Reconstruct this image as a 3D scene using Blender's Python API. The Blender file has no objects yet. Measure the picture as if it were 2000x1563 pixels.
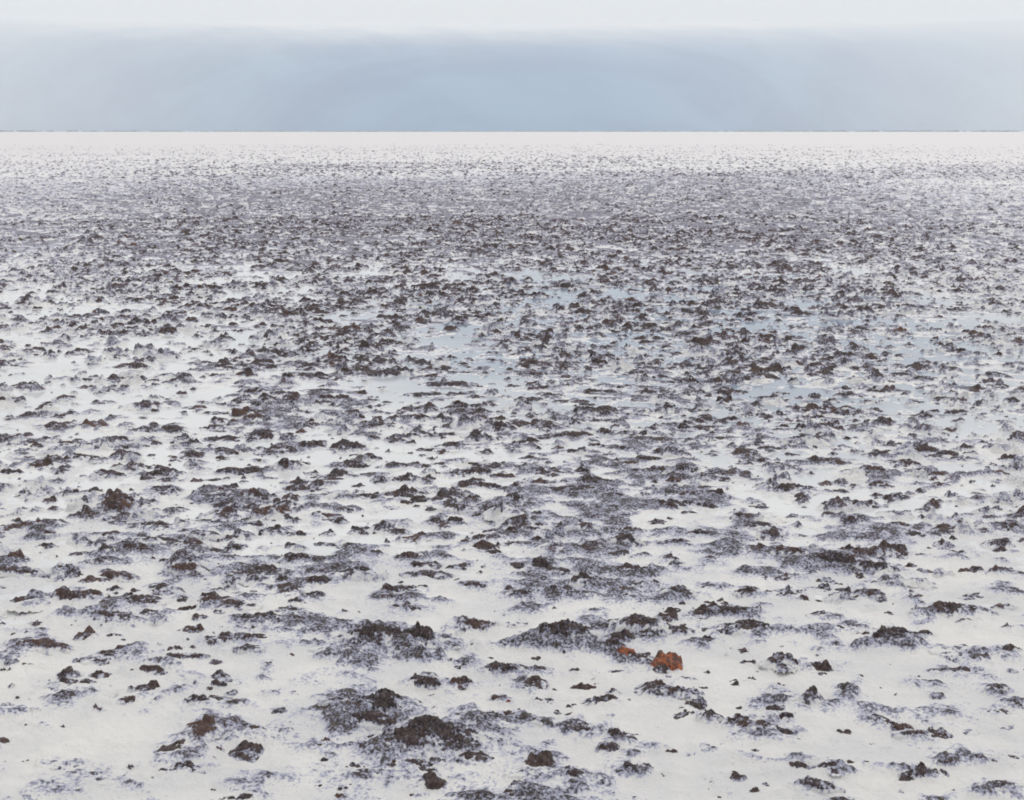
import bpy, math
import numpy as np
from mathutils import Vector

R = math.radians
sc = bpy.context.scene
COL = sc.collection
rng = np.random.default_rng(11)

# ------------------------------------------------------------------ camera
W0, H0 = 2000.0, 1563.0
F = 1000.0 / math.tan(R(22.5))
PITCH = math.atan((H0 / 2 - 257.0) / F)
CAM_Z = 1.6
cam_data = bpy.data.cameras.new("camera")
cam = bpy.data.objects.new("camera", cam_data)
COL.objects.link(cam)
cam.location = (0, 0, CAM_Z)
cam.rotation_euler = (math.pi / 2 - PITCH, 0, 0)
cam_data.sensor_fit = 'HORIZONTAL'
cam_data.angle = R(45)
cam_data.clip_start = 0.05
cam_data.clip_end = 200000
sc.camera = cam


def ground_at(px, py):
    """the point of the flat ground under a place in the photograph, and its distance from the lens"""
    x = (px - W0 / 2) / F
    z = -(py - H0 / 2) / F
    dy = math.cos(PITCH) + z * math.sin(PITCH)
    dz = -math.sin(PITCH) + z * math.cos(PITCH)
    t = CAM_Z / -dz
    return x * t, dy * t, t


# ------------------------------------------------------------------ noise
def _hash(ix, iy, seed):
    h = (ix.astype(np.int64) * 374761393 + iy.astype(np.int64) * 668265263 + seed * 974634541) & 0xFFFFFFFF
    h = ((h ^ (h >> 13)) * 1274126177) & 0xFFFFFFFF
    return (h ^ (h >> 16)) & 0xFFFFFFFF


def gn(x, y, seed=0):
    """gradient noise, about -0.7 .. 0.7"""
    xi, yi = np.floor(x), np.floor(y)
    fx, fy = x - xi, y - yi
    u = fx * fx * fx * (fx * (fx * 6 - 15) + 10)
    v = fy * fy * fy * (fy * (fy * 6 - 15) + 10)

    def g(ox, oy):
        a = _hash(xi + ox, yi + oy, seed) * (2 * math.pi / 4294967296.0)
        return np.cos(a) * (fx - ox) + np.sin(a) * (fy - oy)
    n0 = g(0, 0) * (1 - u) + g(1, 0) * u
    n1 = g(0, 1) * (1 - u) + g(1, 1) * u
    return n0 * (1 - v) + n1 * v


def fbm(x, y, seed=0, octv=4, gain=0.5, lac=2.03):
    s, a = 0.0, 1.0
    for k in range(octv):
        s = s + a * gn(x, y, seed + 17 * k)
        x, y, a = x * lac + 3.7, y * lac - 1.9, a * gain
    return s


def billow(x, y, seed=0, octv=3, gain=0.55):
    s, a, t = 0.0, 1.0, 0.0
    for k in range(octv):
        s = s + a * (1 - 2.6 * np.abs(gn(x, y, seed + 29 * k)))
        t += a
        x, y, a = x * 2.1 + 1.3, y * 2.1 + 4.1, a * gain
    return s / t


def sstep(a, b, x):
    t = np.clip((x - a) / (b - a), 0, 1)
    return t * t * (3 - 2 * t)


# ------------------------------------------------------------------ materials
def mat(name):
    m = bpy.data.materials.new(name)
    m.use_nodes = True
    nt = m.node_tree
    nt.nodes.clear()
    out = nt.nodes.new('ShaderNodeOutputMaterial')
    return m, nt, out


def node(nt, kind, **kw):
    n = nt.nodes.new(kind)
    for k, v in kw.items():
        if k in n.inputs:
            n.inputs[k].default_value = v
        else:
            setattr(n, k, v)
    return n


def math_n(nt, op, a, b=None, clamp=False):
    n = nt.nodes.new('ShaderNodeMath')
    n.operation = op
    n.use_clamp = clamp
    for i, v in enumerate((a, b)):
        if v is None:
            continue
        if isinstance(v, (int, float)):
            n.inputs[i].default_value = v
        else:
            nt.links.new(v, n.inputs[i])
    return n.outputs[0]


def mix_rgb(nt, fac, a, b):
    n = nt.nodes.new('ShaderNodeMix')
    n.data_type = 'RGBA'
    for i, v in ((0, fac), (6, a), (7, b)):
        if isinstance(v, (int, float)):
            n.inputs[i].default_value = v
        elif isinstance(v, tuple):
            n.inputs[i].default_value = (*v, 1)
        else:
            nt.links.new(v, n.inputs[i])
    return n.outputs[2]


def noise(nt, vec, scale, detail=4, rough=0.6, dist=0.0):
    n = nt.nodes.new('ShaderNodeTexNoise')
    n.inputs['Scale'].default_value = scale
    n.inputs['Detail'].default_value = detail
    n.inputs['Roughness'].default_value = rough
    n.inputs['Distortion'].default_value = dist
    nt.links.new(vec, n.inputs['Vector'])
    return n.outputs['Fac']


def maprange(nt, v, a, b, c=0.0, d=1.0, smooth=True):
    n = nt.nodes.new('ShaderNodeMapRange')
    n.interpolation_type = 'SMOOTHSTEP' if smooth else 'LINEAR'
    nt.links.new(v, n.inputs[0])
    for i, x in enumerate((a, b, c, d)):
        n.inputs[i + 1].default_value = x
    return n.outputs[0]


SHADE_TINT = (0.45, 0.46, 0.60)  # lavender of shaded salt, put into the crust colour
SALT_A, SALT_B = (0.83, 0.82, 0.795), (0.70, 0.70, 0.71)


def crust_material(name, dark, light, brown, speck, contrast, bump, spec=0.35, rough_salt=0.5):
    """mud with a dusting of salt: the attribute «mud» says how bare of salt the mud is, «tint» how brown"""
    m, nt, out = mat(name)
    pos = nt.nodes.new('ShaderNodeNewGeometry').outputs['Position']
    mud = node(nt, 'ShaderNodeAttribute', attribute_name='mud').outputs['Fac']
    tint = node(nt, 'ShaderNodeAttribute', attribute_name='tint').outputs['Fac']
    n1 = noise(nt, pos, speck, 5, 0.68)
    n2 = noise(nt, pos, speck * 0.22, 3, 0.6)
    n12 = math_n(nt, 'ADD', math_n(nt, 'MULTIPLY', n1, 0.68), math_n(nt, 'MULTIPLY', n2, 0.32))
    k = math_n(nt, 'ADD', n12, math_n(nt, 'MULTIPLY', math_n(nt, 'SUBTRACT', mud, 0.5), 0.62))
    shade_fac = maprange(nt, k, 0.40 - contrast * .4, 0.49)
    fac = maprange(nt, k, 0.475, 0.475 + 2 * contrast)
    n3 = noise(nt, pos, speck * 0.7, 4, 0.7)
    mudc = mix_rgb(nt, maprange(nt, n3, 0.36, 0.68), dark, light)
    n4 = noise(nt, pos, 9.0, 3, 0.6)
    tn = math_n(nt, 'MULTIPLY', tint, maprange(nt, n4, 0.30, 0.62), clamp=True)
    mudc = mix_rgb(nt, tn, mudc, brown)
    saltc = mix_rgb(nt, maprange(nt, noise(nt, pos, 3.1, 5, 0.62), 0.32, 0.68), SALT_A, SALT_B)
    big = maprange(nt, noise(nt, pos, 0.06, 4, 0.6), 0.3, 0.7)
    saltc = mix_rgb(nt, big, saltc, mix_rgb(nt, 0.5, saltc, (0.74, 0.71, 0.71)))
    mp = nt.nodes.new('ShaderNodeMapping')
    mp.inputs['Scale'].default_value = (0.004, 0.03, 0.03)
    nt.links.new(pos, mp.inputs[0])
    saltc = mix_rgb(nt, maprange(nt, noise(nt, mp.outputs[0], 1.0, 6, 0.65), 0.45, 0.65, 0.0, 0.45), saltc, (0.62, 0.60, 0.62))   # damp streaks
    sy = nt.nodes.new('ShaderNodeSeparateXYZ')
    nt.links.new(pos, sy.inputs[0])
    saltc = mix_rgb(nt, maprange(nt, sy.outputs[1], 20, 110, 0.0, 0.8), saltc, (0.63, 0.61, 0.62))     # salt greyer farther out
    saltc = mix_rgb(nt, shade_fac, saltc, SHADE_TINT)                  # bluish shade tint painted in where salt thins over mud
    colr = mix_rgb(nt, fac, saltc, mudc)
    b = nt.nodes.new('ShaderNodeBsdfPrincipled')
    nt.links.new(colr, b.inputs['Base Color'])
    rg = math_n(nt, 'ADD', math_n(nt, 'MULTIPLY', fac, 0.9 - rough_salt), rough_salt)
    nt.links.new(rg, b.inputs['Roughness'])
    b.inputs['Specular IOR Level'].default_value = spec
    bp = nt.nodes.new('ShaderNodeBump')
    bp.inputs['Strength'].default_value = 0.8
    bp.inputs['Distance'].default_value = bump
    nt.links.new(math_n(nt, 'ADD', n1, math_n(nt, 'MULTIPLY', fac, 0.25)), bp.inputs['Height'])
    nt.links.new(bp.outputs[0], b.inputs['Normal'])
    nt.links.new(b.outputs[0], out.inputs[0])
    return m


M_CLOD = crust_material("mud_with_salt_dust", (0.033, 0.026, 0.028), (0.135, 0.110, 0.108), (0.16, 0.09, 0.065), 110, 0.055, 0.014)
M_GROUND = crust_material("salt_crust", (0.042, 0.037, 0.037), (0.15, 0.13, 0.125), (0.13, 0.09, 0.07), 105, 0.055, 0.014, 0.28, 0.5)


def orange_material():
    m, nt, out = mat("rust_orange_crystals")
    pos = nt.nodes.new('ShaderNodeNewGeometry').outputs['Position']
    c = mix_rgb(nt, maprange(nt, noise(nt, pos, 120, 4, 0.6), 0.40, 0.60), (0.10, 0.024, 0.012), (0.45, 0.135, 0.05))
    c = mix_rgb(nt, maprange(nt, noise(nt, pos, 60, 3, 0.6), 0.48, 0.62), c, (0.07, 0.035, 0.028))
    b = nt.nodes.new('ShaderNodeBsdfPrincipled')
    nt.links.new(c, b.inputs['Base Color'])
    b.inputs['Roughness'].default_value = 0.55
    nt.links.new(b.outputs[0], out.inputs[0])
    return m


M_ORANGE = orange_material()


def brine_material():
    m, nt, out = mat("milky_brine")
    pos = nt.nodes.new('ShaderNodeNewGeometry').outputs['Position']
    b = nt.nodes.new('ShaderNodeBsdfPrincipled')
    c = mix_rgb(nt, maprange(nt, noise(nt, pos, 0.9, 4, 0.6), 0.3, 0.7), (0.68, 0.68, 0.68), (0.58, 0.59, 0.60))
    sp_ = nt.nodes.new('ShaderNodeSeparateXYZ')
    nt.links.new(pos, sp_.inputs[0])
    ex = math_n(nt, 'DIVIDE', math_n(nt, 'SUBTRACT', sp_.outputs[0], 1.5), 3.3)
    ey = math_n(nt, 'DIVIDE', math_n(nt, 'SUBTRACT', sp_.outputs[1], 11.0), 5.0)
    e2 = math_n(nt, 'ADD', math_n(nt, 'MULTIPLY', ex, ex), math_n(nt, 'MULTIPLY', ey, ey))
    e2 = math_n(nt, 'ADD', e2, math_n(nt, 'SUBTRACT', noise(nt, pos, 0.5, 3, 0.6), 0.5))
    c = mix_rgb(nt, maprange(nt, e2, 0.05, 1.5, 0.9, 0.0), c, (0.18, 0.235, 0.32))     # blue sky reflection painted into the brine colour
    nt.links.new(c, b.inputs['Base Color'])
    b.inputs['IOR'].default_value = 1.37
    rg = maprange(nt, noise(nt, pos, 1.7, 4, 0.6), 0.35, 0.65, 0.05, 0.16)
    nt.links.new(rg, b.inputs['Roughness'])
    bp = nt.nodes.new('ShaderNodeBump')
    bp.inputs['Strength'].default_value = 0.25
    bp.inputs['Distance'].default_value = 0.0015
    mp = nt.nodes.new('ShaderNodeMapping')
    mp.inputs['Scale'].default_value = (5, 16, 5)
    nt.links.new(pos, mp.inputs[0])
    nt.links.new(noise(nt, mp.outputs[0], 1.0, 3, 0.5), bp.inputs['Height'])
    nt.links.new(bp.outputs[0], b.inputs['Normal'])
    nt.links.new(b.outputs[0], out.inputs[0])
    return m


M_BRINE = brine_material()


def plain_noise_material(name, c1, c2, scale, rough=0.8, stretch=(1, 1, 1)):
    m, nt, out = mat(name)
    pos = nt.nodes.new('ShaderNodeNewGeometry').outputs['Position']
    mp = nt.nodes.new('ShaderNodeMapping')
    mp.inputs['Scale'].default_value = stretch
    nt.links.new(pos, mp.inputs[0])
    c = mix_rgb(nt, maprange(nt, noise(nt, mp.outputs[0], scale, 6, 0.62, 0.4), 0.34, 0.66), c1, c2)
    b = nt.nodes.new('ShaderNodeBsdfPrincipled')
    nt.links.new(c, b.inputs['Base Color'])
    b.inputs['Roughness'].default_value = rough
    b.inputs['Specular IOR Level'].default_value = 0.2
    nt.links.new(b.outputs[0], out.inputs[0])
    return m


def mountain_material():
    m, nt, out = mat("hazy_desert_slope")
    pos = nt.nodes.new('ShaderNodeNewGeometry').outputs['Position']
    mp = nt.nodes.new('ShaderNodeMapping')
    mp.inputs['Scale'].default_value = (1, 1, 3.2)
    mp.inputs['Rotation'].default_value = (0, R(7), 0)
    nt.links.new(pos, mp.inputs[0])
    c = mix_rgb(nt, maprange(nt, noise(nt, mp.outputs[0], 0.00055, 6, 0.62, 0.4), 0.34, 0.66), (0.045, 0.17, 0.36), (0.11, 0.27, 0.46))  # aerial blue of the haze painted into the slope colour
    haze_fade = node(nt, 'ShaderNodeAttribute', attribute_name='haze_fade').outputs['Fac']
    hh = math_n(nt, 'ADD', haze_fade, math_n(nt, 'MULTIPLY', math_n(nt, 'SUBTRACT', noise(nt, pos, 0.0005, 5, 0.6), 0.5), 0.25))
    c = mix_rgb(nt, maprange(nt, hh, 0.40, 1.0), c, (0.74, 0.75, 0.76))      # upper slopes whitened: fading into haze, painted into the colour
    b = nt.nodes.new('ShaderNodeBsdfPrincipled')
    nt.links.new(c, b.inputs['Base Color'])
    b.inputs['Roughness'].default_value = 0.9
    b.inputs['Specular IOR Level'].default_value = 0.1
    nt.links.new(b.outputs[0], out.inputs[0])
    return m


M_MOUNT = mountain_material()
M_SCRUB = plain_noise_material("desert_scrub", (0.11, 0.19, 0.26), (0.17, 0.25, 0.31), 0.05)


# ------------------------------------------------------------------ mesh helpers
def make_mesh(name, verts, quads, material, attrs=None, smooth=True):
    me = bpy.data.meshes.new(name)
    nv, nq = len(verts), len(quads)
    me.vertices.add(nv)
    me.vertices.foreach_set('co', np.ascontiguousarray(verts, dtype=np.float32).ravel())
    me.loops.add(nq * 4)
    me.polygons.add(nq)
    me.polygons.foreach_set('loop_start', np.arange(0, nq * 4, 4, dtype=np.int32))
    me.polygons.foreach_set('loop_total', np.full(nq, 4, dtype=np.int32))
    me.loops.foreach_set('vertex_index', np.ascontiguousarray(quads, dtype=np.int32).ravel())
    me.update(calc_edges=True)
    for k, v in (attrs or {}).items():
        a = me.attributes.new(k, 'FLOAT', 'POINT')
        a.data.foreach_set('value', np.ascontiguousarray(v, dtype=np.float32).ravel())
    me.polygons.foreach_set('use_smooth', np.full(nq, smooth, dtype=bool))
    me.materials.append(material)
    me.validate()
    return me


def link(name, me, label=None, cat=None, group=None, kind=None, loc=(0, 0, 0)):
    o = bpy.data.objects.new(name, me)
    COL.objects.link(o)
    o.location = loc
    for k, v in (('label', label), ('category', cat), ('group', group), ('kind', kind)):
        if v:
            o[k] = v
    return o


def grid_quads(nr, nc):
    i = np.arange(nr * nc).reshape(nr, nc)
    return np.stack([i[:-1, :-1], i[:-1, 1:], i[1:, 1:], i[1:, :-1]], -1).reshape(-1, 4)


def drop_unused(verts, quads, attrs):
    used = np.zeros(len(verts), bool)
    used[quads.ravel()] = True
    idx = np.cumsum(used) - 1
    return verts[used], idx[quads], {k: v[used] for k, v in attrs.items()}


# ------------------------------------------------------------------ the clods seen in the photograph
# six enlarged tiles of the photograph, 2.857 times; each clod: X, Y of its foot, width, height in the tile, look
# k dark, K darkest, b brown, B dark brown, r red brown, t tan, g grey, s salt covered, O rust orange
TILES = {
 (0, 1100): """1030 90 150 75 b|1420 105 280 80 K|1810 75 170 60 b|40 95 190 55 K|110 245 150 80 b|400 235 230 75 B|770 270 170 50 K|1000 240 130 40 K|1450 370 230 85 K|1620 300 140 60 g|590 360 280 70 g|1070 410 90 65 b|1190 480 180 80 g|970 520 60 50 b|1000 570 180 60 g|200 510 250 60 b|155 595 65 30 K|650 570 300 45 g|370 755 330 75 s|455 710 120 40 k|1240 715 110 50 k|1050 720 220 60 s|1090 820 110 60 k|530 865 70 60 t|140 945 50 30 k|570 1040 130 40 s|1480 1040 340 90 s|1400 990 150 50 g|930 1225 100 40 g|1030 1210 140 60 k|480 1290 330 70 s|435 95 45 45 k|1915 295 55 35 k|1380 525 120 35 k|848 185 35 20 b|1240 270 250 55 b|1760 130 180 60 K|1950 110 140 50 k|1740 215 110 45 k|650 110 150 55 b|515 130 110 45 b|1210 180 90 40 b|1880 1165 30 20 k|1955 1180 60 30 k|630 430 70 30 k|1630 755 30 20 t|1700 330 220 60 s|920 15 80 30 b|725 635 60 25 k|1860 855 100 40 g|870 805 40 30 k|1460 590 120 40 g|1860 520 180 50 s|560 30 80 30 k|200 100 50 16 g|330 1200 200 40 s|1240 1120 260 40 s|1720 700 140 40 s|700 800 150 25 s|260 800 130 25 s|1960 560 90 70 s|1290 790 200 30 s""",
 (650, 1100): """320 530 460 190 K|560 480 200 70 s|810 410 210 80 t|740 345 60 40 k|1290 480 260 140 K|960 660 160 80 k|510 725 200 80 k|720 720 90 60 k|230 880 310 130 k|420 825 120 40 k|260 960 260 80 k|540 1100 480 150 K|990 910 180 60 K|1400 985 240 110 g|1610 1030 110 70 k|1690 1000 60 30 k|1490 810 140 65 K|1340 830 60 60 g|1145 810 60 50 k|1240 850 50 25 k|1560 510 110 75 K|1740 420 220 90 B|1930 430 160 50 K|1640 560 90 50 O|1710 590 110 80 g|1870 620 130 100 O|1560 650 200 70 s|340 190 140 60 b|520 40 120 40 k|730 45 140 60 g|1010 40 180 50 k|1260 80 100 50 g|1620 80 220 80 B|1690 70 60 40 K|1400 160 130 80 k|1480 140 70 60 k|1560 150 60 20 k|1240 190 60 40 K|1310 190 70 35 K|1030 215 110 50 k|1060 280 40 30 b|800 155 120 40 k|690 105 50 25 k|120 110 180 45 k|370 75 30 20 k|370 120 60 25 k|60 300 50 40 k|147 300 30 45 k|400 180 200 60 g|500 160 70 35 k|340 240 160 45 b|400 290 180 50 k|630 235 60 40 b|540 95 180 40 k|960 285 70 20 k|1930 210 120 50 k|1760 160 150 50 g|1650 185 90 30 b|1460 290 100 40 g|1500 350 160 40 s|960 320 60 30 b|780 490 90 30 k|880 515 40 20 g|970 495 60 15 k|600 548 12 30 k|720 620 120 60 s|980 812 25 20 O|930 800 100 40 b|1080 745 150 60 g|700 900 250 70 s|870 960 180 60 s|480 1200 280 80 g|170 1240 150 50 s|770 1250 200 30 s|1340 1260 180 70 g|1080 1240 160 60 s|1700 1210 140 70 k|1600 1160 150 50 s|1880 1090 100 50 k|1735 855 20 25 k|1110 1310 80 40 g|130 1180 100 40 k|1340 870 70 20 b|1000 380 160 60 s|580 770 60 20 k|500 775 30 15 k|1950 840 100 50 s|1200 940 140 60 s""",
 (1300, 1100): """1180 70 140 60 K|1740 80 120 70 b|1880 80 140 70 r|670 100 130 40 t|970 135 50 30 k|70 215 130 50 K|450 205 90 60 k|590 180 70 30 g|765 230 90 60 g|750 190 50 20 k|240 245 40 25 b|370 320 170 70 k|490 305 80 40 k|540 250 60 20 k|870 320 130 50 g|450 420 250 70 k|60 425 150 50 K|220 475 120 50 B|440 530 60 80 b|450 580 70 40 k|690 610 140 80 k|870 650 50 35 k|1250 300 80 35 K|1400 220 170 35 b|1440 165 60 70 g|1640 320 270 90 B|1740 210 150 50 g|1900 265 90 25 b|1915 390 60 45 b|1240 490 200 110 k|1280 420 120 60 K|1110 420 90 40 b|1400 440 150 60 g|1690 350 80 30 g|1560 560 60 30 k|1720 560 220 20 k|1650 530 200 60 s|1900 540 180 90 g|1270 585 45 20 b|1600 650 180 50 g|1480 710 140 40 k|1410 665 40 30 k|1750 640 60 20 k|1010 748 55 42 K|1055 745 30 12 k|1525 755 40 15 k|1850 760 80 30 k|1960 850 90 80 g|1860 880 100 30 g|1270 870 150 60 s|1480 860 140 50 s|1225 940 100 35 k|255 915 95 52 K|410 940 140 70 g|640 920 150 60 k|90 770 170 60 g|640 760 150 60 s|570 990 130 60 g|650 1010 180 50 k|1390 1010 140 45 g|1130 1050 110 35 s|210 1090 290 80 s|20 1090 70 40 k|740 1180 170 80 g|660 1110 50 25 k|930 1200 130 70 k|995 1145 40 20 k|850 1310 180 70 g|1460 1240 180 90 B|1340 1260 120 60 k|1560 1170 80 40 b|1740 1140 130 40 s|1960 1130 120 40 g|1870 1320 180 40 t|170 1255 80 15 k|265 1260 50 20 k|880 170 170 50 s|520 640 150 50 s|760 560 120 50 s|60 690 200 50 s|330 690 160 40 s|640 800 180 40 s|1900 950 160 50 s|1650 980 160 40 s|1200 420 170 60 s""",
 (0, 700): """150 340 130 60 b|220 290 50 40 b|520 390 130 70 r|320 400 150 50 b|810 290 170 70 g|1080 285 110 30 b|1020 305 40 20 k|1190 315 120 25 k|1445 315 160 45 k|1570 255 160 35 K|1430 200 200 60 g|1590 210 100 40 k|1320 235 40 30 K|1395 75 70 40 b|1260 70 130 40 k|1340 145 80 40 g|1730 120 190 60 k|1905 230 80 45 K|1990 60 60 50 K|1760 190 130 30 k|870 420 230 90 g|790 500 80 40 k|960 425 100 40 k|1220 470 190 40 K|1250 410 200 50 g|1450 440 160 60 k|1720 500 150 60 k|1940 515 140 80 K|1500 540 220 60 g|670 515 70 40 K|560 520 80 30 k|440 565 180 40 k|200 610 110 70 B|270 570 80 50 b|50 650 90 60 k|335 640 100 25 K|610 665 130 40 K|560 635 60 30 k|760 620 150 40 k|1120 555 100 35 k|1270 540 190 35 K|910 665 190 60 k|810 685 60 50 K|1340 650 240 50 K|1390 620 50 30 k|1090 690 60 30 b|1180 685 70 20 k|1930 610 160 50 k|1450 580 40 20 k|1580 665 170 15 s|500 760 110 50 k|395 765 60 40 k|640 785 90 50 k|640 835 35 35 b|890 750 90 35 k|1140 745 45 30 K|1265 760 80 45 B|1390 790 90 80 b|850 815 45 35 k|1080 790 40 35 k|1240 840 90 60 k|1560 850 130 60 k|1510 780 50 30 k|1700 750 160 45 k|1830 680 170 35 k|1850 780 140 40 g|1800 830 110 40 g|440 820 60 50 k|490 900 180 50 s|1190 900 110 50 k|1100 915 80 15 k|1045 920 40 35 b|80 920 45 40 b|250 940 90 50 b|90 975 180 50 b|830 965 170 45 k|590 1000 110 40 B|480 1000 70 30 k|240 1010 90 30 k|1040 980 150 40 g|1430 940 90 45 k|1530 990 110 60 k|1650 1005 110 60 k|1820 890 130 50 b|1850 915 150 20 k|260 1070 110 50 k|70 1165 90 90 r|312 1120 30 40 b|450 1110 120 40 k|580 1110 60 60 k|700 1090 170 90 g|860 1060 200 35 K|1050 1080 130 50 b|1290 1060 150 40 g|1200 1095 140 40 K|1640 1150 140 70 k|1950 1060 100 40 k|1820 1050 110 40 g|800 1100 80 40 g|840 1140 40 30 b|1790 1150 30 20 k|70 50 60 20 k|75 240 40 30 b|360 240 90 40 b|480 170 80 30 b|600 190 60 40 g|850 130 60 25 k|970 140 130 40 k|720 60 150 50 B|700 130 60 40 b|1130 40 120 40 g|550 25 40 25 k|440 70 90 40 s|120 480 80 40 g|120 440 90 40 b|360 480 110 30 b|640 340 90 50 g|370 330 60 40 k|250 470 90 40 g|540 260 70 40 g|1010 200 50 30 B|1075 180 35 30 k|1500 60 110 40 k|1700 50 150 50 g|1840 60 80 50 b|1850 25 100 30 k|600 1040 120 40 g|1140 1020 120 30 g""",
 (650, 700): """125 65 60 40 k|240 105 170 60 k|390 80 50 50 K|530 75 110 40 k|550 110 130 30 k|630 70 70 40 k|710 85 110 20 k|765 55 50 15 K|990 70 50 30 K|1120 100 120 35 K|1320 45 100 35 k|1235 80 30 25 k|1430 70 50 35 K|1440 130 20 35 K|1295 115 80 25 B|1720 100 80 15 k|1730 65 50 25 k|1790 65 60 25 k|1950 130 70 25 k|1880 140 80 20 k|620 160 190 45 K|820 165 30 25 k|680 210 80 35 k|520 215 170 35 k|800 225 100 30 k|1010 165 90 25 k|1140 180 130 35 k|1470 205 170 50 k|1760 200 110 40 k|1640 165 80 15 k|1820 240 150 50 g|50 235 70 40 K|175 250 80 40 g|230 240 50 20 k|300 250 50 20 k|960 220 60 25 g|1080 240 100 35 k|870 270 60 40 K|750 280 180 35 k|1010 290 60 40 K|740 325 210 50 K|680 395 110 45 K|340 355 60 35 k|460 350 110 45 k|130 340 60 40 K|230 385 200 35 k|840 380 130 60 g|1060 385 150 50 B|1210 390 170 25 k|1430 265 80 25 K|1320 250 150 25 k|1500 310 200 55 K|1310 300 150 20 s|1360 360 90 30 k|1510 360 90 25 k|1690 330 90 30 k|1850 290 30 20 k|1970 300 90 30 k|1550 430 90 55 k|1640 420 60 30 k|1730 430 60 45 k|1300 450 210 55 k|350 470 100 65 k|230 455 50 40 K|490 430 110 45 k|620 435 100 40 k|95 520 150 75 K|520 520 90 35 k|690 510 150 40 k|845 540 70 45 k|1145 510 35 30 K|1260 510 45 35 b|1375 530 100 40 K|1460 490 70 25 k|1590 520 170 50 g|1780 475 220 30 k|1105 565 100 30 k|190 570 120 50 k|1750 575 120 50 k|1880 545 110 45 k|80 615 180 45 k|340 615 140 50 K|490 610 100 50 g|600 595 80 25 k|710 650 140 60 g|850 620 180 50 k|1090 605 65 25 K|1170 650 190 50 k|1600 610 170 40 g|1820 650 90 60 B|1730 645 120 35 k|1960 640 90 50 k|195 660 100 20 k|540 685 50 50 K|400 690 120 70 k|270 700 35 25 k|900 670 30 30 k|800 725 190 55 k|1015 730 60 50 K|1100 690 40 20 k|1480 710 180 70 k|1800 700 40 30 k|1340 755 200 40 k|1580 775 100 35 k|330 770 150 40 K|210 790 110 50 k|450 795 160 50 k|1010 825 160 65 k|700 780 50 30 k|740 795 50 30 t|600 815 150 25 k|1880 840 150 60 k|1630 810 50 25 k|1470 850 80 30 g|560 855 70 35 k|590 940 110 75 g|710 870 140 40 k|800 895 60 40 k|1000 920 150 80 B|1030 930 80 40 k|340 920 120 35 g|320 850 200 40 s|1320 900 50 20 k|1450 900 100 30 k|1590 900 60 20 k|1800 930 110 45 k|1890 905 40 30 k|1400 975 110 35 k|1270 950 30 30 b|1660 990 120 55 t|1010 1000 80 60 K|900 980 100 40 k|1100 970 140 50 g|750 1040 110 40 K|880 1025 130 40 k|1160 1035 85 40 K|1000 1050 120 40 g|480 1025 180 30 b|100 1065 110 35 k|1640 1060 110 60 K|1450 1100 170 60 B|1870 1140 70 50 k|430 1140 140 70 b|870 1105 110 40 k|1580 1120 120 40 k|240 1110 80 40 k""",
 (1300, 700): """150 60 90 40 k|350 90 110 35 k|530 120 150 50 K|560 40 120 35 k|640 30 80 25 k|880 60 150 50 k|760 105 180 30 k|920 100 70 25 k|1130 45 40 25 b|1230 45 60 15 b|1310 50 80 15 b|1440 70 130 45 k|1100 130 110 30 g|1340 105 110 35 k|1460 130 110 35 k|1730 190 140 60 B|1890 165 80 35 k|1840 105 90 30 k|190 205 60 45 K|350 185 50 25 B|330 145 60 25 k|580 230 120 35 K|660 205 70 30 k|100 130 80 20 k|20 230 60 40 k|1195 195 110 35 K|1600 230 130 25 k|1010 290 100 35 k|1030 220 110 40 k|1410 250 70 25 k|700 275 60 20 K|480 275 110 15 k|130 300 110 35 k|1640 315 110 40 k|1460 335 170 30 k|550 325 90 20 k|840 340 90 35 k|1135 320 30 15 k|1590 410 80 30 b|1900 355 100 20 g|1090 390 110 35 k|1395 385 90 30 k|900 405 100 20 k|650 405 90 20 k|790 460 120 50 k|860 480 50 30 K|1045 455 80 30 k|200 440 40 20 k|320 455 130 20 k|490 450 100 30 g|600 515 120 35 k|690 470 50 25 k|950 515 50 25 k|910 600 190 70 B|710 545 90 25 k|1210 550 130 40 k|1330 595 130 50 B|1270 500 100 40 g|120 630 130 45 k|310 670 160 45 g|470 600 60 25 k|1160 660 160 55 B|1550 665 120 45 r|1870 660 80 45 r|1690 580 150 35 g|1390 635 90 25 k|700 740 130 60 K|770 790 70 50 k|800 730 90 25 k|950 755 110 30 k|1200 730 90 50 B|1290 790 130 50 k|1540 720 80 30 b|190 740 80 40 K|180 780 180 50 g|230 840 120 50 k|60 835 130 40 k|140 870 70 30 k|520 840 90 30 k|440 920 90 60 B|540 905 90 25 k|960 890 110 30 k|1450 895 60 35 k|1310 950 110 40 B|520 960 110 35 k|1830 910 130 50 g|170 1000 140 50 k|360 1050 90 40 k|580 1020 160 30 g|1460 1010 210 30 K|1600 1020 50 40 k|1950 970 110 50 B|1090 1020 50 15 k|950 1185 190 130 B|1120 1130 110 70 B|680 1120 130 60 B|1650 1110 130 50 g|1420 1115 100 30 k|50 1050 130 50 k|820 1150 110 60 s|1500 960 150 40 g|1160 840 160 40 g|1000 800 60 20 g|270 1140 130 40 g""",
}
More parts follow.
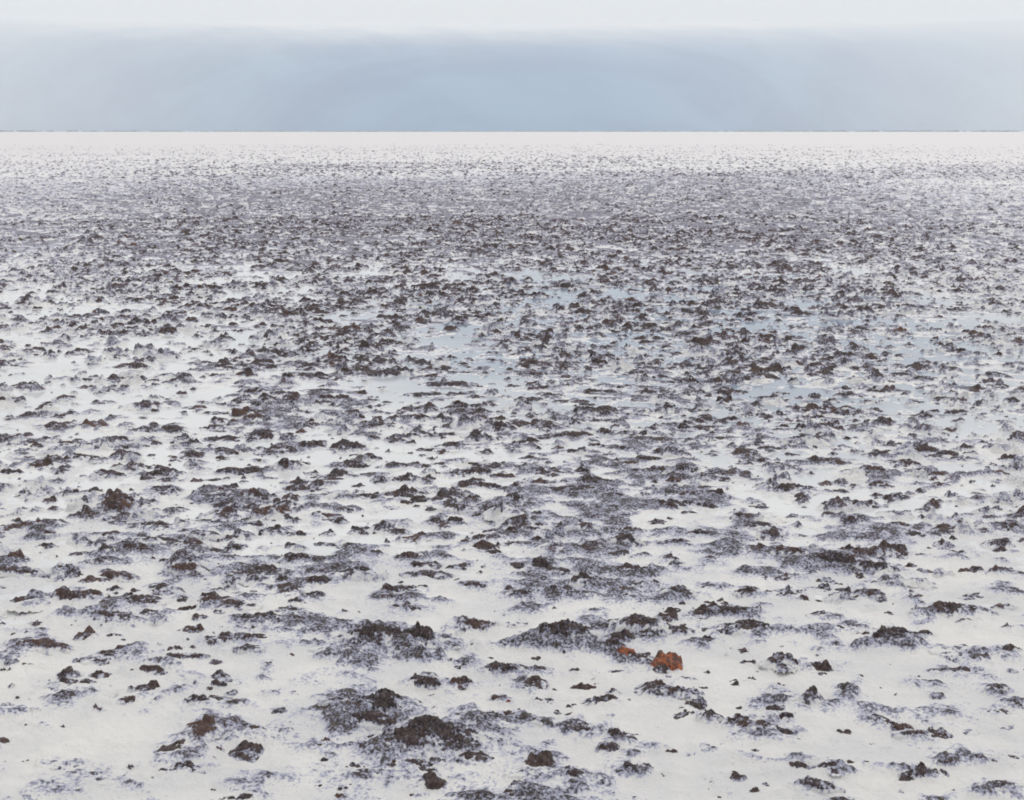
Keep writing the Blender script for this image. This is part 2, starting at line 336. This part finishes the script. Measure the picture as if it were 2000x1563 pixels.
# hand-written labels of the clods that stand out, by photo position
MARKS = [
    (762, 1285, "biggest dark peaked mud mound with salty flanks", "the big peaked mound"),
    (839, 1485, "broad dark ragged slab of mud crust low at the bottom centre", "the broad bottom slab"),
    (1101, 1268, "round dark domed clod standing alone beside a white salt pan", "the round domed clod"),
    (1304, 1317, "larger bright rust-orange crystal lump, the right one of the two", "the larger orange lump"),
    (1224, 1296, "smaller flat rust-orange crystal lump, left of the other orange one", "the smaller orange lump"),
    (993, 1384, "tiny rust-orange crumb on a salt-dusted brown clod", "the tiny orange crumb"),
    (1632, 1115, "large brown block of mud with a steep dark front", "the large brown block"),
    (25, 1108, "tall red-brown upright lump near the left edge of the flat", "the tall red-brown lump"),
    (182, 836, "red-brown peaked clod standing above a grey crusty patch", "the red-brown peaked clod"),
    (497, 1137, "long black-fronted slab of mud with an undercut edge", "the undercut slab"),
    (508, 1229, "oval dark clod with speckled salt top by a white salt pan", "the oval speckled clod"),
    (270, 1194, "low jet-black ridge lying on bare white salt", "the jet-black ridge"),
    (140, 1182, "cracked flat brown stone with a dark crest", "the cracked flat stone"),
    (185, 1403, "small pinkish tan stone alone on white salt", "the small tan stone"),
    (360, 1523, "dark clod beside a paler stone near the bottom edge", "the split bottom clod"),
    (1389, 1420, "squat black lump shaped like a burrow mouth", "the squat black lump"),
    (1653, 1362, "small black lump alone on the wide white salt", "the lone black lump"),
    (1454, 1285, "narrow brown upright flake of mud", "the upright flake"),
    (1874, 1212, "wide brown knobbly ridge beside a white pan", "the knobbly ridge"),
    (1811, 1534, "dark brown lumpy mound near the bottom right corner", "the bottom right mound"),
    (1955, 1676, "pale tan crust patch cut by the bottom edge of the photo", "the tan crust patch"),
    (683, 882, "dark bumpy clod like a loaf standing in brine", "the loaf-like clod"),
    (909, 814, "long dark wave-shaped ridge of mud standing in brine", "the wave-shaped ridge"),
    (1131, 885, "blocky dark brown clod standing square in brine", "the square clod"),
    (1003, 989, "dark heaped clod with a salt-streaked front", "the heaped clod"),
    (1000, 1022, "brown craggy clod overhanging a white pan", "the craggy clod"),
    (1618, 910, "brown peaked heap of mud amid thin pale brine", "the peaked brown heap"),
    (1842, 933, "red-brown clod with a glossy crest near pale brine", "the glossy red clod"),
    (1954, 931, "red-brown pointed clod by the right edge", "the pointed red clod"),
    (1224, 1071, "dark black-topped block above a brown crust", "the black-topped block"),
    (469, 927, "long low black clod with pointed tip in white brine", "the long black clod"),
    (70, 913, "dark brown craggy clod at the end of a clod row", "the row-end clod"),
]


def parse():
    out = []
    for (x0, y0), s in TILES.items():
        for e in s.split('|'):
            X, Y, Wd, Hd, kd = e.split()
            out.append([x0 + float(X) / 2.857, y0 + float(Y) / 2.857, float(Wd) / 2.857, float(Hd) / 2.857, kd])
    return out


CLODS = []
for px, py, w, h, kd in parse():
    x, y, t = ground_at(px, py)
    th = math.asin(CAM_Z / t)
    a = w * t / F / 2 * (1.12 if kd == 'O' else 1.45 if py > 1150 else 1.62)
    b = min(max(0.46 * h * t / F / (2 * math.sin(th)), 0.42 * a), 1.05 * a)
    hz = min((0.60 if py > 1150 else 0.62) * h * t / F / math.cos(th), (0.68 if py > 1150 else 0.8) * a)
    hz *= {'s': 0.42, 'g': 0.8, 'O': 0.95}.get(kd, 1.0)
    CLODS.append(dict(px=px, py=py, w=w, h=h, kind=kd, x=x, y=y + 0.85 * b, a=a, b=b, hz=hz, d=t))

# ------------------------------------------------------------------ ground height
PUD = {}


def clod_field(x, y):
    """aprons of salty mud round the clods of the catalogue, as a height to add"""
    f = np.zeros_like(x)
    m = np.zeros_like(x)
    for c in CLODS:
        ra, rb = c['a'] * 1.75 + 0.022, c['b'] * 1.9 + 0.022
        sel = (np.abs(x - c['x']) < ra * 1.5) & (np.abs(y - c['y']) < rb * 1.5)
        if not sel.any():
            continue
        xs, ys = x[sel], y[sel]
        wob = 0.6 * gn(xs * 7, ys * 7, 5) + 0.45 * gn(xs * 19, ys * 19, 6) + 0.2 * gn(xs * 47, ys * 47, 7)
        r = np.sqrt(((xs - c['x']) / ra) ** 2 + ((ys - c['y']) / rb) ** 2) + wob * 0.8
        g = 1 - sstep(0.05, 1.05, r)
        near = 1 - sstep(4.3, 6.0, np.full_like(xs, c['d']))
        f[sel] = np.maximum(f[sel], g * apron(c) * (0.45 + 0.55 * near))
        m[sel] = np.maximum(m[sel], g * {'s': 0.75, 'g': 0.9}.get(c['kind'], 1.0))
    return f, m


def apron(c):
    return min(0.5 * c['hz'], 0.055)


def ground(x, y):
    d = np.sqrt(x * x + y * y)
    d = d * (1 + sstep(12, 40, d) * 0.45 * fbm(x * .045, y * .045, 55, 3))
    base = np.interp(d, [2, 3.2, 4.3, 5.5, 9, 14, 18, 30, 45, 70, 110],
                     [.008, .005, -.001, -.010, -.014, -.017, -.003, .004, .012, .02, .02])
    pan = 0.003 * (1 - sstep(4.0, 5.2, d)) - 1.0 * sstep(4.0, 5.2, d)
    und = 0.012 * fbm(x * 0.9, y * 0.9, 41, 3) + 0.011 * fbm(x * 2.6, y * 3.0, 42, 3)
    amp = np.interp(d, [2, 5, 9, 16, 45, 75, 110], [.75, .8, .9, 1.2, 1.1, .55, .25])
    bmp = amp * 0.018 * np.maximum(billow(x * 3.3 + 0.3 * gn(x * 5, y * 5, 9), y * 4.4, 43, 3), -0.4)
    f, m = clod_field(x, y)
    low = base + und + bmp
    hgt = np.where(low > pan + .006, low, pan + .006 * np.exp(np.clip((low - pan - .006) / .006, -20, 0))) + f
    pat = fbm(x * 5.5, y * 7.5, 48, 3)
    hgt = hgt + 0.028 * np.clip(pat - 0.05, 0, .6) * np.interp(d, [2, 9, 20], [1, 1, .5])
    up = sstep(-0.004, 0.022, hgt - np.interp(d, [2, 4.3, 5.5], [.012, .006, 0]))
    wet = sstep(-0.012, 0.012, hgt)
    lum = billow(x * 17 + gn(x * 11, y * 11, 31), y * 17, 45, 3)
    fin = fbm(x * 38, y * 38, 44, 3, 0.62)
    hgt = hgt + (0.0105 * (lum - 0.1) + 0.0075 * fin) * up * (0.35 + 0.65 * m) + 0.0014 * fin * wet
    mud = np.interp(d, [2, 3.5, 5, 9, 14, 22, 35, 55, 75, 110], [.03, .10, .31, .42, .46, .46, .34, .12, .05, .0])
    mud = mud + up * (0.22 + 0.22 * lum + 0.12 * m) * np.interp(d, [2, 18, 30, 45, 80], [1, 1, .75, .45, .1]) + 0.22 * fbm(x * 1.3, y * 1.3, 47, 3)
    mud = mud + 0.10 * fin * up + 0.34 * np.clip(pat, -.2, .5) * up
    edge = sstep(10, 23, np.abs(np.degrees(np.arctan2(x, y))))
    mud = mud - 0.12 * edge + 0.06 * (1 - edge) * sstep(3.6, 5, d) * (1 - sstep(20, 40, d))  # vignette painted in: less mud at the sides, more in the middle
    mud = mud - 0.30 * (1 - sstep(-0.002, 0.008, hgt))
    return hgt, np.clip(mud, 0, 0.56)


# near ground: a fan of quads, finer close to where one stands
thetas = []
a0, da = math.atan(CAM_Z / 2.2), None
ang = a0
while ang > math.atan(CAM_Z / 130.0):
    thetas.append(ang)
    ang -= 1.35 / (F * 0.512) * (0.9 if ang > 0.05 else 0.6)
dist = CAM_Z / np.tan(np.array(thetas))
az = np.radians(np.linspace(-30, 30, 1050))
D, A = np.meshgrid(dist, az, indexing='ij')
gx, gy = D * np.sin(A), D * np.cos(A)
gh, gm = ground(gx, gy)
far_fade = sstep(85, 125, D)
gh = gh * (1 - far_fade) + 0.012 * far_fade
verts = np.stack([gx, gy, gh], -1).reshape(-1, 3)
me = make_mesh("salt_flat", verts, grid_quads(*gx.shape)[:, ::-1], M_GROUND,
               {'mud': gm.ravel(), 'tint': np.clip(0.1 + 0.6 * fbm(gx * 0.7, gy * 0.7, 71, 2), 0, 1).ravel()})
link("salt_flat", me, kind='structure')

# the brine sheet round the clods, and the dry salt to the horizon under both
def sheet(name, x0, x1, y0, y1, z, m, kind='structure', attrs=True):
    v = np.array([(x0, y0, z), (x1, y0, z), (x1, y1, z), (x0, y1, z)], float)
    me = make_mesh(name, v, np.array([[0, 1, 2, 3]]), m, {'mud': np.zeros(4), 'tint': np.zeros(4)} if attrs else None, False)
    return link(name, me, kind=kind)


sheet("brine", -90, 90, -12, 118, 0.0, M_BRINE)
sheet("ground", -60000, 60000, -8000, 62000, -0.06, M_GROUND)
# far salt: dry white sheet past the brine
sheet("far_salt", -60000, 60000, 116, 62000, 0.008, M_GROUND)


# ------------------------------------------------------------------ clod shapes
def clod_shape(seed, a, b, hz, n, m, kind):
    """ragged lump of mud: lobes with crumbly tops, a skirt under the ground; local metres"""
    r_ = np.random.default_rng(seed)
    u = np.linspace(-1.32, 1.32, n)
    v = np.linspace(-1.32, 1.32, m)
    V, U = np.meshgrid(v, u, indexing='ij')
    ox, oy = r_.uniform(0, 500, 2)
    asp = max(a / b, 0.6)
    wu = U + 0.26 * gn(U * 1.7 * asp ** .5 + ox, V * 1.7 + oy, 1) + 0.12 * gn(U * 5 * asp ** .5 + ox, V * 5 + oy, 2)
    wv = V + 0.30 * gn(U * 1.9 * asp ** .5 + oy, V * 1.9 + ox, 3) + 0.12 * gn(U * 5.5 * asp ** .5 + oy, V * 5.5 + ox, 4)
    nl = 20 if kind == 'O' else int(r_.integers(3, 6)) + (2 if asp > 1.8 else 0)
    z = np.full_like(U, -1.3)
    for k in range(nl):
        if k == 0:
            cu, cv, ru, rv, hh, p = r_.uniform(-.12, .12), r_.uniform(-.1, .1), 1.08, 1.02, r_.uniform(.42, .58), r_.uniform(1.5, 2.3)
        else:
            an = r_.uniform(0, 6.28)
            rad = r_.uniform(.15, .62)
            cu, cv = rad * math.cos(an), rad * math.sin(an)
            ru = r_.uniform(.30, .58)
            rv = r_.uniform(.32, .62)
            if kind == 'O':
                rad = .8 * r_.uniform(0, 1) ** .6
                cu, cv, ru, rv = rad * math.cos(an), rad * math.sin(an), r_.uniform(.26, .42), r_.uniform(.26, .42)
            hh, p = r_.uniform(.45, .95) if k > 1 else 1.0, r_.uniform(1.2, 2.4)
        rr = np.sqrt(((wu - cu) / ru) ** 2 + ((wv - cv) / rv) ** 2)
        z = np.maximum(z, hh * (1.0 - rr ** p))
    z = np.maximum(z, -1.3)
    up = sstep(0.0, 0.3, z)
    s = min(a, b)
    X, Y = U * a, V * b
    bil = billow(X / (s * .42) + ox, Y / (s * .42) + oy, 5, 3)
    step = 2.64 * max(a / n, b / m)
    fw = max(s * (.16 if kind == 'O' else .13), 2.6 * step)
    fin = fbm(X / fw + oy, Y / fw + ox, 8, 3, 0.6)
    soft = 0.5 if kind == 's' else 1.0
    z = z + up * soft * (0.22 * (bil - .25) + (0.12 if kind == 'O' else 0.17) * fin)
    jit = min(0.055 * s, 0.45 * step) * soft * up
    X = X + jit * gn(U * 11 + ox, V * 11 + oy, 11) * 2
    Y = Y + jit * gn(U * 11 + oy, V * 11 + ox, 12) * 2
    Z = np.where(z < 0, z * max(hz, 0.07), z * hz) - 0.004
    rim = np.maximum(np.abs(U), np.abs(V)) > 1.25
    Z = np.where(rim, np.minimum(Z, -0.085), Z)
    lev = z
    pr = {'s': (.12, .42), 'g': (.30, .58), 't': (.22, .55)}.get(kind, (.31, .71))
    if kind in 'KB':
        pr = (.32, .84)
    patch = fbm(X / (s * .9) + ox, Y / (s * .6), 21, 3)
    fin3 = fbm((X + .6 * Z) / fw + ox, (Y - 1.6 * Z) / fw + oy, 18, 3, 0.6)
    mud = pr[0] + (pr[1] - pr[0]) * sstep(0.0, 0.8, lev + 0.35 * patch) + 0.30 * patch - 0.14 * fin + 0.20 * fin3 + 0.10 * (bil - .3)
    gyz = np.gradient(Z, axis=0) / (2.64 * b / m)
    mud = mud + 0.22 * sstep(0.2, 1.2, gyz) * up  # backlit shade of camera-facing slopes, painted in as barer mud
    mud = np.clip(mud, 0, 0.69)
    verts = np.stack([X, Y, Z], -1).reshape(-1, 3)
    q = grid_quads(m, n)
    zq = Z.ravel()[q].max(1)
    q = q[zq > -0.08]
    tn = {'b': .55, 'B': .34, 'r': .8, 't': .55, 'O': 0, 'g': .2, 's': .15}.get(kind, .12)
    at = {'mud': mud.ravel(), 'tint': np.full(mud.size, tn) + 0.25 * fin.ravel()}
    return drop_unused(verts, q, at)


SIZE = [(95, "very broad"), (62, "broad"), (42, "mid-sized"), (26, "small"), (0, "very small")]
LOOK = {'k': "dark grey", 'K': "blackish", 'b': "brown", 'B': "dark brown", 'r': "red-brown", 't': "tan", 'g': "grey salt-dusted", 's': "salt-whitened"}


def form(c):
    q = c['w'] / max(c['h'], 1)
    if c['kind'] == 's':
        return "low mound" if q < 4.5 else "flat ridge"
    return "long ridge" if q > 4.6 else "low ridge" if q > 3.3 else "clod" if q > 1.7 else "upright lump"


# the individuals: the 300 that show largest
order = sorted(range(len(CLODS)), key=lambda i: -CLODS[i]['w'] * CLODS[i]['h'])
marks = {}
for mx, my, lab, short in MARKS:
    i = min(range(len(CLODS)), key=lambda j: math.hypot(CLODS[j]['px'] - mx, CLODS[j]['py'] - my))
    if math.hypot(CLODS[i]['px'] - mx, CLODS[i]['py'] - my) < 18 and i not in marks:
        marks[i] = (lab, short)
chosen = list(marks) + [i for i in order if i not in marks and CLODS[i]['kind'] == 'O']
chosen += [i for i in order if i not in chosen]
single, rest = chosen[:300], chosen[300:]


def name_labels():
    """one label each: look, then where it lies from a clod that stands out"""
    used, out = {}, {}
    for i in single:
        if i in marks:
            out[i] = marks[i][0]
    ordn = ["", "second ", "third ", "fourth ", "fifth ", "sixth ", "seventh "]
    todo = [i for i in single if i not in out]
    bucket = {}
    for i in todo:
        c = CLODS[i]
        cand = sorted(marks, key=lambda j: math.hypot(CLODS[j]['px'] - c['px'], 1.5 * (CLODS[j]['py'] - c['py'])))[:1]
        L = CLODS[cand[0]]
        dx, dy = c['px'] - L['px'], (c['py'] - L['py']) * 1.5
        if abs(dx) > 2.2 * abs(dy):
            di = "left of" if dx < 0 else "right of"
        elif abs(dy) > 2.2 * abs(dx):
            di = "behind" if dy < 0 else "in front of"
        else:
            di = ("behind and " if dy < 0 else "in front and ") + ("left of" if dx < 0 else "right of")
        size = next(s for lim, s in SIZE if c['w'] >= lim)
        key = (f"{size} {LOOK[c['kind']]} {form(c)}", di, marks[cand[0]][1])
        bucket.setdefault(key, []).append((math.hypot(dx, dy), i))
    for (desc, di, short), lst in bucket.items():
        for k, (_, i) in enumerate(sorted(lst)):
            out[i] = f"{ordn[k]}{desc} {di} {short}"
    return out


labels = name_labels()
if len(set(labels.values())) < len(labels):
    print('same labels', len(labels) - len(set(labels.values())))


def resolution(c, lim=150):
    n = int(min(max(c['w'] * 0.512 * 1.5, 22), lim))
    m = int(min(max(n * max(c['b'] / c['a'], .55) * 0.85, 18), lim))
    return n, m


def foot(c):
    h, _ = ground(np.array([c['x']]), np.array([c['y']]))
    return max(float(h[0]) - apron(c) * 0.6, 0.0) if c['kind'] != 'O' else float(h[0]) + .004


for k, i in enumerate(single):
    c = CLODS[i]
    n, m = resolution(c)
    v, q, at = clod_shape(1000 + i, c['a'], c['b'], c['hz'], n, m, c['kind'])
    orange = c['kind'] == 'O'
    nm = "orange_lump" if orange else "salt_mound" if c['kind'] == 's' else "mud_clod"
    me = make_mesh(nm, v, q, M_ORANGE if orange else M_CLOD, at)
    grp = {"orange_lump": "rust-orange lumps on the salt", "salt_mound": "salt-whitened mud mounds", "mud_clod": "mud clods on the salt flat"}[nm]
    o = link(nm, me, labels[i], {"orange_lump": "mineral lump", "salt_mound": "mound", "mud_clod": "mud clod"}[nm], grp,
             loc=(c['x'], c['y'], foot(c)))
    o.rotation_euler.z = float(rng.uniform(-.3, .3)) if c['w'] > c['h'] else 0.0

# ------------------------------------------------------------------ the mass of further clods
parts_v, parts_q, parts_m, parts_t, off = [], [], [], [], 0


def add_piece(v, q, mud, tint):
    global off
    parts_v.append(v); parts_q.append(q + off); parts_m.append(mud); parts_t.append(tint)
    off += len(v)


for i in rest:
    c = CLODS[i]
    n, m = resolution(c, 60)
    v, q, at = clod_shape(1000 + i, c['a'], c['b'], c['hz'], n, m, c['kind'])
    add_piece(v + np.array([c['x'], c['y'], foot(c)]), q, at['mud'], at['tint'])

TEMPL = {}
for lod, (n, m, cnt) in {0: (26, 22, 36), 1: (14, 12, 36), 2: (8, 7, 36), 3: (6, 5, 36)}.items():
    TEMPL[lod] = [clod_shape(5000 + 50 * lod + k, .5, .42, .5, n, m, 'kKgkkbKg'[k % 8]) for k in range(cnt)]


def scatter(d0, d1, per_m2, lod, wmed, wsig, hfac, thin=None, seed=1, mudshift=0.0, wmax=0.21):
    r_ = np.random.default_rng(seed)
    lim = R(27)
    n = int(per_m2 * lim * (d1 * d1 - d0 * d0))
    d = np.sqrt(r_.uniform(d0 * d0, d1 * d1, n))
    t = r_.uniform(-lim, lim, n)
    x, y = d * np.sin(t), d * np.cos(t)
    cl = 0.5 + 1.1 * fbm(x * 1.1, y * 1.1, 91, 3) + 0.5 * fbm(x * .25, y * .25, 92, 2)
    keep = r_.uniform(0, 1, n) < np.clip(cl, 0.05, 1)
    if thin is not None:
        keep &= r_.uniform(0, 1, n) < thin(d, t)
    x, y, d, t = x[keep], y[keep], d[keep], t[keep]
    n = len(x)
    g, _ = ground(x, y)
    w = wmed * np.exp(r_.normal(0, wsig, n))
    w = np.minimum(w, wmax)
    hh = w * hfac * r_.uniform(.55, 1.35, n)
    rot = r_.uniform(-.6, .6, n) + np.where(r_.uniform(0, 1, n) < .5, math.pi, 0)
    dep = r_.uniform(.6, 1.15, n)
    idx = r_.integers(0, len(TEMPL[lod]), n)
    for k, (tv, tq, at) in enumerate(TEMPL[lod]):
        s = np.nonzero(idx == k)[0]
        if not len(s):
            continue
        c, si = np.cos(rot[s])[:, None], np.sin(rot[s])[:, None]
        X = tv[None, :, 0] * w[s][:, None]
        Y = tv[None, :, 1] * (w * dep)[s][:, None]
        vx = X * c - Y * si + x[s][:, None]
        vy = X * si + Y * c + y[s][:, None]
        vz = tv[None, :, 2] * 2 * hh[s][:, None] + np.maximum(g[s] - .006, 0)[:, None]
        v = np.stack([vx, vy, vz], -1).reshape(-1, 3)
        q = (tq[None] + (np.arange(len(s)) * len(tv))[:, None, None]).reshape(-1, 4)
        edge = sstep(11, 24, np.abs(np.degrees(t[s])))
        mud = np.clip(at['mud'][None] + (r_.normal(0, .10, len(s)) + mudshift - 0.10 * edge)[:, None], 0, 1).ravel()  # paler sides: the same vignette put into the mud value
        brown = r_.uniform(0, .14, len(s)) + .15 * edge + (r_.uniform(0, 1, len(s)) < .07) * .5
        tint = np.clip(at['tint'][None] * .5 + brown[:, None], 0, 1).ravel()
        add_piece(v, q, mud, tint)


def thin_far(d, t):
    d = d * (1 + 0.3 * gn(d * np.sin(t) * .07, d * .07, 93))
    return np.interp(d, [8, 24, 35, 45, 56, 70, 90, 115, 165], [1, 1, .76, .44, .20, .075, .024, .008, .001])


side = lambda d, t: 1 - 0.35 * sstep(.2, .45, np.abs(t))
rise = lambda d, t: np.interp(d, [4.2, 6, 8.3], [.45, .62, .95])
scatter(8.3, 13.5, 195, 0, .082, .50, .26, side, 1, -.03)
scatter(13.5, 24, 225, 1, .088, .48, .26, side, 2, -.03)
scatter(24, 45, 105, 2, .095, .45, .26, thin_far, 3, -.08)
scatter(45, 165, 95, 3, .155, .45, .29, thin_far, 4, -.04)
scatter(4.2, 8.3, 215, 0, .074, .50, .26, rise, 7, -.06, .17)
scatter(2.4, 4.4, 115, 0, .043, .58, .30, None, 8, .06, .095)
scatter(2.4, 8.3, 110, 2, .016, .5, .5, None, 5, 0, .03)       # crumbs
scatter(8.3, 16, 60, 2, .03, .5, .5, None, 6, 0, .05)
allv, allq = np.concatenate(parts_v), np.concatenate(parts_q)
me = make_mesh("mud_clods", allv, allq, M_CLOD, {'mud': np.concatenate(parts_m), 'tint': np.concatenate(parts_t)})
link("mud_clods", me, "countless dark mud clods spreading over the salt towards the mountains", "mud clods", kind='stuff')
print("stuff verts", len(allv))

# ------------------------------------------------------------------ mountains, far scrub, haze
azm = np.radians(np.linspace(-46, 46, 500))
ss = np.linspace(0, 1, 240)
S, AZ = np.meshgrid(ss, azm, indexing='ij')
deg = np.degrees(AZ)
wide = 1 + 1.15 * np.minimum(np.abs(deg + 1.0) / 23, 1.3) ** 2 + 0.5 * sstep(18, 45, np.abs(deg))
d_m = (8500 + 2500 * S + 4500 * S ** 3) * wide
elev = np.interp(S, [0, .04, .3, .55, .75, 1.0], [0, .12, 2.1, 3.7, 4.35, 4.72])
rel = 1 + 0.012 * fbm(deg * .12 + S * 1.5, S * 3, 61, 5) + 0.035 * fbm(deg * .45 + S * 4, S * 2, 62, 4)
zz = np.tan(np.radians(elev * rel)) * d_m - 2
zz[0] = -3
mx, my = d_m * np.sin(AZ), d_m * np.cos(AZ)
mv = np.stack([mx, my, zz], -1).reshape(-1, 3)
link("mountains", make_mesh("mountains", mv, grid_quads(*mx.shape)[:, ::-1], M_MOUNT, {'haze_fade': S.ravel()}), kind='structure')

# scrub belt along the foot of the far fan
r_ = np.random.default_rng(77)
pv, pq, o_ = [], [], 0
for k in range(900):
    a_ = R(r_.uniform(-30, 30))
    dd = r_.uniform(7300, 8300)
    if r_.uniform() < 0.25 + 0.5 * abs(math.sin(a_ * 31 + math.sin(a_ * 90) * 2)):
        wdt, hgt = r_.uniform(12, 55), r_.uniform(3, 9)
        nseg = 8
        uu = np.linspace(0, math.pi * 2, nseg, endpoint=False)
        rings = []
        for lev, rad in ((0, 1), (.45, 1.05), (.8, .7), (1, .15)):
            rr = rad * (1 + .25 * r_.uniform(-1, 1, nseg))
            rings.append(np.stack([wdt * .5 * rr * np.cos(uu), wdt * .4 * rr * np.sin(uu), np.full(nseg, lev * hgt)], -1))
        v = np.concatenate(rings) + np.array([dd * math.sin(a_), dd * math.cos(a_), 0])
        q = []
        for l in range(3):
            for s in range(nseg):
                q.append((l * nseg + s, l * nseg + (s + 1) % nseg, (l + 1) * nseg + (s + 1) % nseg, (l + 1) * nseg + s))
        pv.append(v); pq.append(np.array(q) + o_); o_ += len(v)
link("scrub", make_mesh("scrub", np.concatenate(pv), np.concatenate(pq), M_SCRUB),
     "thin dark line of scrub where the white flat meets the mountains", "scrub", kind='stuff')

ztop = float(zz.max()) + 60
hx, hy0, hy1, hz0 = 62000, -9000, 80000, -1.1 - 6
hv = np.array([(x, y, z) for z in (hz0, ztop) for x, y in ((-hx, hy0), (hx, hy0), (hx, hy1), (-hx, hy1))], float)
hq = np.array([(3, 2, 1, 0), (4, 5, 6, 7), (0, 1, 5, 4), (1, 2, 6, 5), (2, 3, 7, 6), (3, 0, 4, 7)])
m, nt, out = mat("haze_air")
pvn = nt.nodes.new('ShaderNodeVolumePrincipled')
pvn.inputs['Color'].default_value = (0.935, 0.97, 0.99, 1)
pvn.inputs['Density'].default_value = 7.5e-5
pvn.inputs['Anisotropy'].default_value = 0.0
nt.links.new(pvn.outputs[0], out.inputs['Volume'])
link("haze", make_mesh("haze", hv, hq, m, smooth=False), "pale blue haze filling the air over the flat", "haze", kind='stuff')

# ------------------------------------------------------------------ sky and sun
SUN_EL, SUN_ROT = R(52), R(25)
w = bpy.data.worlds.new("World")
sc.world = w
w.use_nodes = True
nt = w.node_tree
nt.nodes.clear()
wo = nt.nodes.new('ShaderNodeOutputWorld')
bg = nt.nodes.new('ShaderNodeBackground')
sky = nt.nodes.new('ShaderNodeTexSky')
sky.sky_type = 'NISHITA'
sky.sun_disc = False
sky.sun_elevation = SUN_EL
sky.sun_rotation = SUN_ROT
tc = nt.nodes.new('ShaderNodeTexCoord').outputs['Generated']
sp = nt.nodes.new('ShaderNodeSeparateXYZ')
nt.links.new(tc, sp.inputs[0])
# cloud cover: thick everywhere, thinner in a gap above the mountains ahead
gx_ = math_n(nt, 'DIVIDE', sp.outputs[0], 0.30)
gz_ = math_n(nt, 'DIVIDE', math_n(nt, 'SUBTRACT', sp.outputs[2], 0.150), 0.055)
r2 = math_n(nt, 'ADD', math_n(nt, 'MULTIPLY', gx_, gx_), math_n(nt, 'MULTIPLY', gz_, gz_))
r2 = math_n(nt, 'ADD', r2, math_n(nt, 'MULTIPLY', math_n(nt, 'SUBTRACT', noise(nt, tc, 7.0, 4, 0.6), 0.5), 1.2))
ahead = maprange(nt, sp.outputs[1], 0.0, 0.3)
gap = math_n(nt, 'MULTIPLY', maprange(nt, r2, 0.15, 1.25, 1.0, 0.0), ahead)
CL = 8.6
cl_noise = maprange(nt, noise(nt, tc, 2.2, 5, 0.55), 0.3, 0.7)
cloud = mix_rgb(nt, cl_noise, (CL * 1.0, CL * 0.98, CL * 0.96), (CL * 0.90, CL * 0.89, CL * 0.90))
lowband = maprange(nt, sp.outputs[2], 0.10, 0.24, 1.0, 0.0)
cloud = mix_rgb(nt, lowband, cloud, (CL * 0.73, CL * 0.69, CL * 0.585))
cover = math_n(nt, 'SUBTRACT', 0.96, math_n(nt, 'MULTIPLY', gap, 0.88))
colr = mix_rgb(nt, cover, sky.outputs[0], cloud)
nt.links.new(colr, bg.inputs[0])
bg.inputs[1].default_value = 0.1
nt.links.new(bg.outputs[0], wo.inputs[0])

sl = bpy.data.lights.new("sun", 'SUN')
sl.energy = 0.9
sl.angle = R(25)
sl.color = (1.0, 0.96, 0.90)
so = bpy.data.objects.new("sun", sl)
COL.objects.link(so)
sd = Vector((math.sin(SUN_ROT) * math.cos(SUN_EL), math.cos(SUN_ROT) * math.cos(SUN_EL), math.sin(SUN_EL)))
so.rotation_euler = sd.to_track_quat('Z', 'Y').to_euler()

# ------------------------------------------------------------------ render settings
sc.view_settings.view_transform = 'Standard'
sc.view_settings.look = 'None'
sc.view_settings.exposure = 0.34
sc.view_settings.gamma = 1.0
cy = sc.cycles
cy.max_bounces = 6
cy.diffuse_bounces = 3
cy.glossy_bounces = 3
cy.volume_bounces = 3
cy.filter_width = 1.8
cy.use_denoising = True
cy.use_adaptive_sampling = False
